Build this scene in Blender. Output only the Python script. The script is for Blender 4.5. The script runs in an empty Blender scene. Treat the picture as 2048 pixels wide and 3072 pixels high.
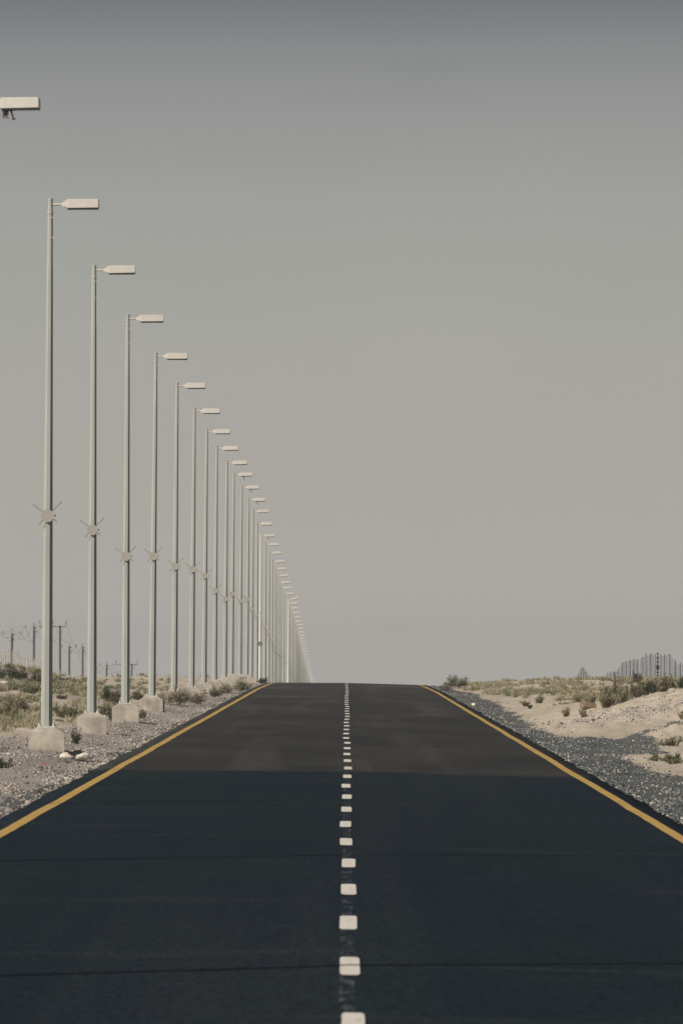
import bpy, bmesh, math, random
import numpy as np
from mathutils import Vector

random.seed(7)
rng = np.random.default_rng(11)
F = 27450.0            # focal length in photo pixels (2048 wide)
VX, VY = 1040.0, 1916.0   # straight ahead, level
SC = bpy.context.scene
COL = SC.collection

# ------------------------------------------------------------------ helpers
def mesh_obj(name, verts, faces, mat, parent=None, smooth=False, tone=None, loc=None):
    verts = np.asarray(verts, dtype=np.float64).reshape(-1, 3)
    me = bpy.data.meshes.new(name)
    if isinstance(faces, np.ndarray):
        nf, k = faces.shape
        me.vertices.add(len(verts)); me.vertices.foreach_set('co', verts.ravel())
        me.loops.add(nf * k); me.loops.foreach_set('vertex_index', faces.ravel().astype(np.int32))
        me.polygons.add(nf)
        me.polygons.foreach_set('loop_start', np.arange(0, nf * k, k, dtype=np.int32))
        me.polygons.foreach_set('loop_total', np.full(nf, k, dtype=np.int32))
        me.update(calc_edges=True)
    else:
        me.from_pydata([tuple(v) for v in verts], [], [tuple(f) for f in faces])
        me.update()
    if smooth:
        me.polygons.foreach_set('use_smooth', np.ones(len(me.polygons), dtype=bool))
    if tone is not None:
        a = me.attributes.new('tone', 'FLOAT', 'POINT')
        a.data.foreach_set('value', np.asarray(tone, dtype=np.float32))
    me.materials.append(mat)
    o = bpy.data.objects.new(name, me)
    COL.objects.link(o)
    if parent is not None: o.parent = parent
    if loc is not None: o.location = loc
    return o

def tag(o, label=None, cat=None, group=None, kind=None):
    if label: o['label'] = label
    if cat: o['category'] = cat
    if group: o['group'] = group
    if kind: o['kind'] = kind
    return o

def empty(name, loc):
    o = bpy.data.objects.new(name, None); COL.objects.link(o)
    o.location = loc; o.empty_display_size = 0.3
    return o

class MB:
    """collects simple solids into one mesh"""
    def __init__(s): s.v = []; s.f = []
    def add(s, v, f):
        b = len(s.v); s.v += [tuple(p) for p in v]; s.f += [tuple(i + b for i in q) for q in f]; return s
    def box(s, c, d, taper=1.0, taper_y=None):
        if taper_y is None: taper_y = taper
        x, y, z = c; a, b, h = d[0] / 2, d[1] / 2, d[2] / 2
        v = [(x-a, y-b, z-h), (x+a, y-b, z-h), (x+a, y+b, z-h), (x-a, y+b, z-h),
             (x-a*taper, y-b*taper_y, z+h), (x+a*taper, y-b*taper_y, z+h), (x+a*taper, y+b*taper_y, z+h), (x-a*taper, y+b*taper_y, z+h)]
        return s.add(v, [(3,2,1,0),(4,5,6,7),(0,1,5,4),(1,2,6,5),(2,3,7,6),(3,0,4,7)])
    def tube(s, p, q, r0, r1=None, n=8, phase=0.0):
        if r1 is None: r1 = r0
        p = Vector(p); q = Vector(q); d = (q - p).normalized()
        up = Vector((0, 0, 1)) if abs(d.z) < 0.9 else Vector((0, 1, 0))
        if abs(d.z) >= 0.9: u = Vector((1, 0, 0)); w = Vector((0, 1, 0)) if d.z > 0 else Vector((0, -1, 0))
        else: u = d.cross(up).normalized(); w = u.cross(d) * -1; w = d.cross(u)
        v = []
        for c, r in ((p, r0), (q, r1)):
            for i in range(n):
                t = phase + 2 * math.pi * i / n
                v.append(c + u * (math.cos(t) * r) + w * (math.sin(t) * r))
        f = [(i, (i + 1) % n, n + (i + 1) % n, n + i) for i in range(n)]
        f += [tuple(range(n - 1, -1, -1)), tuple(range(n, 2 * n))]
        return s.add(v, f)
    def build(s, name, mat, parent=None, smooth=False, loc=None):
        return mesh_obj(name, s.v, s.f, mat, parent, smooth, None, loc)

def bevel(o, w, seg=2):
    m = o.modifiers.new('bevel', 'BEVEL'); m.width = w; m.segments = seg; m.limit_method = 'ANGLE'
    return o

# ------------------------------------------------------------------ materials
def newmat(name):
    m = bpy.data.materials.new(name); m.use_nodes = True
    nt = m.node_tree; b = nt.nodes['Principled BSDF']
    return m, nt, b
def N(nt, t, **k):
    n = nt.nodes.new(t)
    for a, v in k.items(): setattr(n, a, v)
    return n
def ramp(nt, fac, stops, interp='LINEAR'):
    r = N(nt, 'ShaderNodeValToRGB'); r.color_ramp.interpolation = interp
    e = r.color_ramp.elements
    while len(e) > 1: e.remove(e[-1])
    e[0].position = stops[0][0]; e[0].color = (*stops[0][1], 1)
    for p, c in stops[1:]:
        x = e.new(p); x.color = (*c, 1)
    nt.links.new(fac, r.inputs[0]); return r
def noise(nt, scale, detail=4, rough=.6, vec=None, mapping=None):
    n = N(nt, 'ShaderNodeTexNoise'); n.inputs['Scale'].default_value = scale
    n.inputs['Detail'].default_value = detail; n.inputs['Roughness'].default_value = rough
    if vec is None:
        tc = N(nt, 'ShaderNodeTexCoord'); vec = tc.outputs['Object']
    if mapping:
        mp = N(nt, 'ShaderNodeMapping'); mp.inputs['Scale'].default_value = mapping
        nt.links.new(vec, mp.inputs[0]); vec = mp.outputs[0]
    nt.links.new(vec, n.inputs['Vector']); return n
def mathn(nt, op, a, b=None, clamp=False):
    m = N(nt, 'ShaderNodeMath'); m.operation = op; m.use_clamp = clamp
    for i, x in enumerate((a, b)):
        if x is None: continue
        if isinstance(x, (int, float)): m.inputs[i].default_value = x
        else: nt.links.new(x, m.inputs[i])
    return m.outputs[0]
def mix(nt, fac, a, b, mode='MIX'):
    m = N(nt, 'ShaderNodeMix'); m.data_type = 'RGBA'; m.blend_type = mode
    for i, x in ((0, fac), (6, a), (7, b)):
        if isinstance(x, (int, float)): m.inputs[i].default_value = x
        elif isinstance(x, tuple): m.inputs[i].default_value = (*x, 1)
        else: nt.links.new(x, m.inputs[i])
    return m.outputs[2]
def bump(nt, b, h, strength, dist):
    n = N(nt, 'ShaderNodeBump'); n.inputs['Strength'].default_value = strength
    n.inputs['Distance'].default_value = dist
    nt.links.new(h, n.inputs['Height']); nt.links.new(n.outputs[0], b.inputs['Normal'])
def simple(name, c1, c2, scale=3, rough=.8, spec=.2, metal=0., mapping=None, bs=0., bd=.01, lo=.35, hi=.65):
    m, nt, b = newmat(name)
    n = noise(nt, scale, 5, .6, None, mapping)
    r = ramp(nt, n.outputs['Fac'], [(lo, c1), (hi, c2)])
    nt.links.new(r.outputs[0], b.inputs['Base Color'])
    b.inputs['Roughness'].default_value = rough
    b.inputs['Specular IOR Level'].default_value = spec
    b.inputs['Metallic'].default_value = metal
    if bs: bump(nt, b, n.outputs['Fac'], bs, bd)
    return m

def stone_mat(name, stops):
    m, nt, b = newmat(name)
    a = N(nt, 'ShaderNodeAttribute'); a.attribute_name = 'tone'
    r = ramp(nt, a.outputs['Fac'], stops)
    nt.links.new(r.outputs[0], b.inputs['Base Color'])
    b.inputs['Roughness'].default_value = .9; b.inputs['Specular IOR Level'].default_value = .1
    return m
def leaf_mat(name, stops):
    m = stone_mat(name, stops)
    b = m.node_tree.nodes['Principled BSDF']
    return m

M = {}
M['galv'] = simple('galvanised_steel', (.265,.275,.258), (.345,.35,.32), 1.5, .6, .25, .0, (1, 1, .25), lo=.3, hi=.7)
M['galv_white'] = simple('pale_painted_steel', (.5,.48,.43), (.56,.54,.48), 1.5, .6, .25)
M['head'] = simple('cream_lamp_housing', (.45,.425,.385), (.50,.47,.425), 4, .5, .25)
M['lens'] = simple('dark_lamp_underside', (.012,.016,.018), (.02,.026,.028), 4, .3, .4)
M['fitting'] = simple('cream_cast_fitting', (.36,.33,.28), (.5,.46,.39), 9, .6, .25)
M['bolt'] = simple('bolt_steel', (.45,.42,.38), (.6,.56,.5), 9, .6, .3)
M['bar'] = simple('weathered_bar_steel', (.16,.155,.135), (.24,.23,.20), 5, .7, .2)
M['darkmetal'] = simple('dark_steel', (.02,.025,.028), (.045,.05,.05), 5, .6, .3)
M['disc'] = simple('dull_disc_metal', (.23,.225,.195), (.31,.295,.25), 2.2, .6, .25)
M['concrete'] = simple('weathered_concrete', (.22,.195,.165), (.41,.37,.305), 2.1, .95, .1, bs=.8, bd=.04, lo=.33, hi=.62)
M['wood'] = simple('creosoted_pole_wood', (.055,.04,.038), (.12,.09,.082), 2, .9, .1, mapping=(4, 4, .5))
M['ins'] = simple('insulator_porcelain', (.04,.045,.05), (.08,.08,.085), 5, .4, .4)
M['wire'] = simple('aged_wire', (.10,.10,.10), (.14,.14,.14), 5, .7, .2)
M['postlight'] = simple('pale_fence_steel', (.30,.29,.26), (.48,.45,.40), .8, .7, .2)  # light coloured steel of the left fence and slim crossarms
M['postdark'] = simple('grey_fence_steel', (.06,.068,.07), (.13,.135,.13), .8, .7, .2)
M['rust'] = simple('rusty_steel', (.15,.105,.07), (.25,.19,.135), 9, .9, .1)
M['black'] = simple('dark_inside', (.012,.014,.015), (.02,.022,.022), 5, .9, .05)  # flat black; also paints the shade in the drum and plaster hollow
M['paleplaster'] = simple('pale_plaster', (.46,.40,.32), (.62,.56,.48), 7, .9, .1, bs=.6, bd=.03)
M['palerock'] = simple('pale_rock', (.50,.43,.34), (.66,.58,.47), 7, .95, .1, bs=.6, bd=.03)
M['red'] = simple('faded_red_plastic', (.35,.06,.04), (.45,.10,.07), 9, .7, .2)
M['twig'] = simple('dry_twig', (.10,.075,.05), (.22,.17,.12), 6, .9, .1)
M['greenleaf'] = leaf_mat('green_leaves', [(0, (.040,.048,.030)), (.5, (.115,.118,.068)), (.8, (.205,.19,.12)), (1, (.27,.235,.15))])
M['darkleaf'] = leaf_mat('dark_leaves', [(0, (.020,.028,.020)), (.55, (.052,.066,.044)), (1, (.14,.14,.09))])
M['tanleaf'] = leaf_mat('tan_leaves', [(0, (.10,.085,.055)), (.45, (.21,.18,.12)), (.8, (.30,.255,.17)), (1, (.17,.175,.10))])
M['brownleaf'] = leaf_mat('brown_leaves', [(0, (.035,.03,.025)), (.5, (.105,.088,.066)), (1, (.22,.185,.135))])
M['grassblade'] = leaf_mat('straw_blades', [(0, (.13,.115,.07)), (.4, (.28,.24,.155)), (.75, (.33,.28,.19)), (.8, (.13,.145,.08)), (1, (.17,.18,.10))])
M['stone_r'] = stone_mat('blue_grey_stones', [(0, (.045,.05,.05)), (.5, (.11,.115,.11)), (.82, (.225,.22,.20)), (.95, (.36,.34,.30)), (1, (.46,.43,.38))])
M['stone_l'] = stone_mat('tan_grey_stones', [(0, (.07,.068,.063)), (.35, (.20,.18,.155)), (.7, (.35,.305,.255)), (1, (.52,.455,.38))])

# asphalt: older paler asphalt far away, a fresh dark course in front of the joint at y = 146
def asphalt():
    m, nt, b = newmat('asphalt')
    tc = N(nt, 'ShaderNodeTexCoord'); ob = tc.outputs['Object']
    sep = N(nt, 'ShaderNodeSeparateXYZ'); nt.links.new(ob, sep.inputs[0])
    nb = noise(nt, .5, 4, .6, ob, (1, .12, 1))
    nc = noise(nt, 1.0, 5, .65, ob, (.25, .35, 1))
    nf = noise(nt, 26, 3, .6, ob, (1, .09, 1))
    old = ramp(nt, nb.outputs['Fac'], [(.3, (.027,.027,.0265)), (.5, (.035,.034,.0315)), (.7, (.047,.0445,.039))])
    new = ramp(nt, nb.outputs['Fac'], [(.3, (.0085,.0145,.022)), (.7, (.013,.019,.025))])
    jn = noise(nt, .9, 2, .5, ob, (1, 0, 0))
    yj = mathn(nt, 'ADD', sep.outputs['Y'], mathn(nt, 'MULTIPLY', jn.outputs['Fac'], 1.6))
    jr = noise(nt, 1.0, 4, .7, ob, (2.5, .8, 1))
    yk = mathn(nt, 'ADD', yj, mathn(nt, 'MULTIPLY', jr.outputs['Fac'], 2.4))
    jm = N(nt, 'ShaderNodeMapRange'); jm.interpolation_type = 'SMOOTHSTEP'; nt.links.new(yk, jm.inputs[0])
    jm.inputs[1].default_value = 144.6; jm.inputs[2].default_value = 148.2; jm.inputs[3].default_value = 1; jm.inputs[4].default_value = 0
    isnew = jm.outputs[0]
    gp = noise(nt, 1.0, 3, .5, ob, (.45, .045, 1))
    newc = mix(nt, ramp(nt, gp.outputs['Fac'], [(.42, (0,0,0)), (.62, (1,1,1))]).outputs[0], new.outputs[0], (.0115,.0185,.0200))
    wt = noise(nt, 1.0, 2, .5, ob, (1.1, .01, 1))
    newc = mix(nt, mathn(nt, 'MULTIPLY', ramp(nt, wt.outputs['Fac'], [(.5, (0,0,0)), (.68, (1,1,1))]).outputs[0], .45), newc, (.021,.026,.028))
    isold = mathn(nt, 'SUBTRACT', 1.0, isnew)
    c = mix(nt, isnew, old.outputs[0], newc)
    # dusty wheel tracks on the old part
    tr = noise(nt, 1.0, 3, .55, ob, (.85, .012, 1))
    trm = mathn(nt, 'MULTIPLY', ramp(nt, tr.outputs['Fac'], [(.52, (0,0,0)), (.7, (1,1,1))]).outputs[0], isold)
    c = mix(nt, mathn(nt, 'MULTIPLY', trm, .38), c, (.092,.086,.07))
    # mirage reflection painted as pale streaks across the road, denser towards the crest
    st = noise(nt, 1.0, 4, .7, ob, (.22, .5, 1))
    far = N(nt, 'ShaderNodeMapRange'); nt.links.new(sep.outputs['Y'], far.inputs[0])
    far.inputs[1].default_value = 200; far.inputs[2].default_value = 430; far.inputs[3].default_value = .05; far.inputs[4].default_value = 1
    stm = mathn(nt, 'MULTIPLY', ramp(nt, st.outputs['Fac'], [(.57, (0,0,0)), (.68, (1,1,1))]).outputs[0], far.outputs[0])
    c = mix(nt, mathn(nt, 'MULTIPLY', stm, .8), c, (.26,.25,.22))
    # worn paint specks between the dashes
    ax = mathn(nt, 'ABSOLUTE', sep.outputs['X'])
    band = mathn(nt, 'LESS_THAN', ax, .045)
    gn = noise(nt, 1.0, 3, .6, ob, (14, 1.3, 1))
    g = mathn(nt, 'MULTIPLY', ramp(nt, gn.outputs['Fac'], [(.50, (0,0,0)), (.64, (1,1,1))]).outputs[0], mathn(nt, 'MULTIPLY', band, isnew))
    c = mix(nt, mathn(nt, 'MULTIPLY', g, .42), c, (.13,.145,.15))
    c = mix(nt, .6, c, ramp(nt, nf.outputs['Fac'], [(.33, (.25,.25,.25)), (.67, (.75,.75,.75))]).outputs[0], 'OVERLAY')
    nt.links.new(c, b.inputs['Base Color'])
    b.inputs['Roughness'].default_value = .95
    b.inputs['Specular IOR Level'].default_value = .04
    return m
M['asphalt'] = asphalt()
def paint(name, c1, c2):
    m, nt, b = newmat(name)
    n = noise(nt, 1.0, 5, .6, None, (6, .5, 1))
    r = ramp(nt, n.outputs['Fac'], [(.3, c1), (.7, c2)])
    w_ = noise(nt, 1.0, 5, .75, None, (24, 2.2, 1))
    wc = mix(nt, mathn(nt, 'MULTIPLY', ramp(nt, w_.outputs['Fac'], [(.56, (0,0,0)), (.70, (1,1,1))]).outputs[0], .62), r.outputs[0], (.09,.085,.075))
    nt.links.new(wc, b.inputs['Base Color'])
    b.inputs['Roughness'].default_value = .8; b.inputs['Specular IOR Level'].default_value = .1
    return m
M['yellow'] = paint('yellow_line_paint', (.42,.265,.075), (.51,.325,.10))
M['white'] = paint('white_line_paint', (.62,.565,.485), (.70,.64,.55))

def ground_mat():
    m, nt, b = newmat('desert_ground')
    tc = N(nt, 'ShaderNodeTexCoord'); ob = tc.outputs['Object']
    n1 = noise(nt, 1.0, 5, .6, ob, (.25, .05, 1))
    n2 = noise(nt, 1.0, 4, .65, ob, (7, 1.2, 7))
    n3 = noise(nt, 1.0, 4, .7, ob, (22, 4, 22))
    sand = ramp(nt, n1.outputs['Fac'], [(.3, (.40,.335,.25)), (.5, (.48,.405,.31)), (.7, (.56,.48,.375))])
    c = mix(nt, .35, sand.outputs[0], ramp(nt, n2.outputs['Fac'], [(.35, (.3,.3,.3)), (.65, (.62,.62,.62))]).outputs[0], 'OVERLAY')
    dg = ramp(nt, n3.outputs['Fac'], [(.3, (.055,.06,.06)), (.6, (.125,.125,.118)), (.75, (.30,.28,.25))])
    pg = ramp(nt, n3.outputs['Fac'], [(.3, (.20,.18,.155)), (.55, (.34,.30,.25)), (.75, (.48,.425,.355))])
    for attr, col in (('pale', pg), ('dark', dg)):
        a = N(nt, 'ShaderNodeAttribute'); a.attribute_name = attr
        s = mathn(nt, 'ADD', a.outputs['Fac'], mathn(nt, 'MULTIPLY', mathn(nt, 'SUBTRACT', n2.outputs['Fac'], .5), 1.0))
        f = ramp(nt, s, [(.42, (0,0,0)), (.58, (1,1,1))])
        c = mix(nt, f.outputs[0], c, col.outputs[0])
    nt.links.new(c, b.inputs['Base Color'])
    b.inputs['Roughness'].default_value = 1; b.inputs['Specular IOR Level'].default_value = .05
    bump(nt, b, n3.outputs['Fac'], .6, .05)
    return m
M['ground'] = ground_mat()

# ------------------------------------------------------------------ lie of the land
ltop = {9:1382,10:1417,11:1456,12:1493,13:1528,14:1566,15:1602,16:1628,17:1654,18:1680,19:1701.5,20:1723,21:1743.6,22:1760,
        23:1777,24:1795,25:1807,26:1821,27:1835,28:1848,29:1861,30:1872,31:1882.6,32:1894,33:1903.6,34:1913,35:1921,36:1929,
        37:1937.5,38:1945.5,39:1954,40:1962.5,41:1970.5,42:1978,43:1985,44:1992,45:2000}
def lamp_d(n): return 173.0 + 31.0 * (n - 1) if n > 0 else 143.0 + 30.0 * n
kd = [-2000, 60, 377]; kz = [-2.09, -2.09, -2.09]
kd += [421]; kz += [-2.15]
for n_ in sorted(ltop):
    if n_ < 10: continue
    d_ = lamp_d(n_); kd.append(d_); kz.append((VY - ltop[n_]) * d_ / F - 10.42)
kd += [2200, 4000, 9000]; kz += [kz[-1] - .0145 * (2200 - 1537), kz[-1] - .0145 * (2200 - 1537) - 16, -75]
dd = np.arange(-2000, 9001, 2.0); zz = np.interp(dd, kd, kz)
ker = np.exp(-np.linspace(-2.5, 2.5, 31) ** 2 / 2); ker /= ker.sum()
zz = np.convolve(np.pad(zz, 15, mode='edge'), ker, 'valid')
def R(d): return np.interp(d, dd, zz)

_tab = rng.random((256, 256))
def vnoise(x, y):
    xi = np.floor(x).astype(int); yi = np.floor(y).astype(int)
    fx = x - xi; fy = y - yi; fx = fx*fx*(3-2*fx); fy = fy*fy*(3-2*fy)
    g = lambda a, b: _tab[a & 255, b & 255]
    return (g(xi,yi)*(1-fx)+g(xi+1,yi)*fx)*(1-fy)+(g(xi,yi+1)*(1-fx)+g(xi+1,yi+1)*fx)*fy - .5
def fbm(x, y, o=4):
    s = 0; a = 1
    for i in range(o):
        s = s + a * vnoise(x + 17.3*i, y + 9.1*i); x = x*2.03; y = y*2.03; a *= .5
    return s
def sst(a, b, x):
    t = np.clip((x - a) / (b - a), 0, 1); return t*t*(3-2*t)
def gs(x, c, s): return np.exp(-((x - c) / s) ** 2)

lf = [(560,-1.0),(660,-.9),(693,-.93),(701,-1.25),(713,-1.56),(730,-1.7),(750,-1.86),(784,-2.5),(807,-2.8),(860,-4.2),(960,-6.2),(1100,-8.2)]
rf = [(560,-2.2),(653,-1.86),(667,-1.87),(676,-1.4),(685,-1.17),(696,-1.37),(715,-1.32),(726,-1.27),(735,-1.35),(745,-1.65),(757,-1.76),(770,-1.85),
      (789,-2.03),(800,-2.13),(807,-2.59),(819,-3.04),(831,-3.1),(841,-3.2),(854,-3.6),(880,-4.1),(907,-3.7),(924,-3.2),(934,-2.9),(944,-3.27),(953,-3.9),(969,-4.3),(1060,-6.5)]
FH = 2.25
def H(x, d):
    x = np.asarray(x, float); d = np.asarray(d, float)
    ax = np.abs(x); r = R(d)
    edge = 3.93 + .05 * fbm(d * .35, x * 0 + 3.3, 3)
    off = ax - edge
    z = r + np.where(x < 0, .0, -.112) - .015 - .03 * sst(-.02, .3, off)
    z = np.where(off < 0, r - .30, z)
    left = x < 0
    o = np.clip(off, 0, None)
    fine = .05 * fbm(x * 2.2, d * .5, 4) + .10 * fbm(x * .5 + 40, d * .07, 3)
    # ---- left side
    zl = .06 * sst(.6, 1.9, o) - .03 * sst(0, .6, o) + .05 * gs(d, 176, 14) * sst(.8, 1.6, o) + fine * sst(.1, .9, o) * .8
    zl += .09 * fbm(x * .9 + 3, d * .55, 3) * sst(.5, 1.1, o) * sst(4.5, 3.2, o)
    zl += .30 * sst(395, 470, d) * sst(1.0, 4.0, o)
    zl += 1.05 * np.exp(-(np.clip(np.abs(x + 13.4) - .6, 0, None) / 2.5) ** 2) * gs(d, 335, 42)
    zl += .28 * gs(x, -8.6, 1.5) * gs(d, 262, 22) + .30 * gs(x, -10.4, 2.2) * gs(d, 285, 18)
    zl += .12 * fbm(x * .8 + 9, d * .045, 3) * sst(2.2, 5, o)
    # ---- right side
    zr = -.06 * sst(0, 1.5, o) + fine * sst(.1, .9, o) * .8
    zr += .14 * sst(380, 470, d) * sst(2.5, 6.5, o)
    bh = np.clip(.23 * (x - 5.0), 0, 1.3)
    zr += bh * np.where(d < 240, sst(211, 240, d), 1 - sst(246, 330, d) * .85) * (1 + .15 * fbm(x * 3, d * .2, 3))
    zr += np.clip((x - 6.1) * .36, 0, .9) * gs(d, 205, 4.2) * (1 + .4 * fbm(x * 4, d * .5, 3))
    zr += .10 * fbm(x * 2.6 + 11, d * .45, 3) * gs(d, 234, 8) * sst(5.4, 6.4, x)
    zr += .08 * fbm(x * .8 + 70, d * .045, 3) * sst(2.2, 5, o)
    z = z + np.where(left, zl, zr) * (off > 0)
    wl = sst(16, 22, -x) * sst(560, 640, d) * (1 - sst(1000, 1100, d))
    wr = sst(16, 22, x) * sst(560, 640, d) * (1 - sst(970, 1060, d))
    z = z * (1 - wl) + wl * (np.interp(d, [a for a, _ in lf], [b for _, b in lf]) - FH)
    z = z * (1 - wr) + wr * (np.interp(d, [a for a, _ in rf], [b for _, b in rf]) - FH)
    return z
def zone(x, d):
    """(dark gravel, pale gravel) coverage"""
    off = np.abs(x) - 3.93
    bx = np.interp(d, [50, 120, 153, 158, 162, 183, 186, 209, 213, 228, 245, 270, 330, 400, 470],
                      [5.9, 6.2, 5.8, 5.5, 5.25, 5.3, 6.5, 6.7, 5.1, 4.75, 4.8, 5.0, 5.35, 5.2, 4.6])
    bank = (.12 + .5 * gs(d, 205.5, 1.4)) * gs(d, 203.5, 6) * (x > 6.0)
    dark = np.where(x > 0, np.maximum(sst(.45, -.45, x - bx - .3 * fbm(x * 0 + 5, d * .12, 3)), bank), 0)
    bl = np.interp(d, [50, 110, 150, 172, 200, 240, 300, 420], [-9, -8.3, -7.8, -7.3, -6.8, -6.5, -6.2, -5.4])
    pale = np.where(x < 0, sst(-.7, .7, x - bl + .5 * fbm(x * .0 + 8, d * .1, 3)), 0)
    # crumbled crust on the slope of the sand bank
    pale = np.maximum(pale, np.where(x > 0, .5 * gs(d, 233, 7) * (x > 5.2), 0))
    darkl = np.where(x < 0, .62 * sst(.9, .1, off + .5 * fbm(x * 2, d * .3, 3)) + .18 * sst(150, 118, d), 0)
    return np.maximum(dark, darkl), pale
def hit(px, py, d0=55, d1=640):
    ds = np.arange(d0, d1, .25); xs = (px - VX) / F * ds; zs = (VY - py) / F * ds
    hh = H(xs, ds); k = np.nonzero(hh >= zs)[0]
    if len(k) == 0: return None
    d = ds[k[0]]; return Vector(((px - VX) / F * d, d, float(H(xs[k[0]], d))))

# ground sheet
xs = np.concatenate([-np.geomspace(4000, 26, 26), np.arange(-25, -14, .5), np.arange(-14, 14, .1), np.arange(14, 25.5, .5), np.geomspace(26, 4000, 26)])
ys = np.concatenate([np.arange(-400, 30, 20), np.arange(30, 520, .45), np.arange(520, 1000, 3), np.arange(1000, 2200, 20), np.geomspace(2200, 8000, 30)])
X, Y = np.meshgrid(xs, ys)
Z = H(X, Y)
nx, ny = len(xs), len(ys)
idx = np.arange(nx * ny).reshape(ny, nx)
fc = np.stack([idx[:-1,:-1], idx[:-1,1:], idx[1:,1:], idx[1:,:-1]], -1).reshape(-1, 4)
g = mesh_obj('ground', np.stack([X, Y, Z], -1).reshape(-1, 3), fc, M['ground'], None, True)
dk, pl = zone(X, Y)
for nm, arr in (('dark', dk), ('pale', pl)):
    a = g.data.attributes.new(nm, 'FLOAT', 'POINT'); a.data.foreach_set('value', arr.ravel().astype(np.float32))
tag(g, 'sandy desert ground sloping gently away on both sides of the road', kind='structure')

# ------------------------------------------------------------------ road
def camber(x): return np.where(np.asarray(x) > 0, -.028, .005) * np.abs(x)
def strip(name, x0s, x1s, ysv, lift, mat, parent=None, nxs=2, under=None):
    """strip between lateral positions x0s..x1s (arrays along y) following the road"""
    V = []; 
    for k in range(nxs):
        t = k / (nxs - 1); xx = x0s * (1 - t) + x1s * t
        V.append(np.stack([xx, ysv, R(ysv) + camber(xx) + lift], -1))
    if under is not None:
        top0 = V[0].copy(); top1 = V[-1].copy()
        a = top0.copy(); a[:, 2] -= under; a[:, 0] -= .06; b_ = top1.copy(); b_[:, 2] -= under; b_[:, 0] += .06
        V = [a] + V + [b_]
    V = np.stack(V, 1); m_, k_ = V.shape[:2]
    I = np.arange(m_ * k_).reshape(m_, k_)
    f = np.stack([I[:-1,:-1], I[:-1,1:], I[1:,1:], I[1:,:-1]], -1).reshape(-1, 4)
    return mesh_obj(name, V.reshape(-1, 3), f, mat, parent, False)
yr = np.concatenate([np.arange(-60, 40, 5), np.arange(40, 560, .6), np.arange(560, 2300, 6)])
je = lambda s, a: a * fbm(yr * .6, yr * 0 + s, 3) + a * fbm(yr * .09, yr * 0 + s * 2, 2)
road = strip('road', -3.99 + je(2, .05), 3.98 + je(5, .05), yr, 0.0, M['asphalt'], None, 25, .35)
tag(road, 'straight two lane asphalt road running to the crest', kind='structure')
for sgn, s in ((-1, 11), (1, 23)):
    w = .070 + .006 * fbm(yr * .9, yr * 0 + s, 3)
    c = sgn * 3.66 + .02 * fbm(yr * .12, yr * 0 + s + 3, 2)
    o = strip('edge_line', c - w, c + w, yr, .004, M['yellow'], road, 2)
dash_d = [47.9 + 8.93 * i for i in range(-1, 50)]
dash_px = {59:1045, 85:1044}
for i, d in enumerate(dash_d):
    yv = np.linspace(d, d + 3.2, 5)
    jx = .01 * math.sin(i * 1.7) + .012 * math.sin(i * .53 + 1) + (.012 if d < 100 else 0)
    sk = .006 * math.sin(i * 2.9)
    pts_l = np.linspace(-.063, -.063, 5) + jx + np.linspace(0, sk, 5)
    pts_r = np.linspace(.063, .063, 5) + jx + np.linspace(0, sk, 5)
    r_ = np.array([.02, 0, 0, 0, .015]); pts_l = pts_l + r_; pts_r = pts_r - r_
    yv[0] = d; yv[1] = d + .25; yv[3] = d + 3.0
    strip('centre_dash', pts_l, pts_r, yv, .004, M['white'], road, 3)

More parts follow.
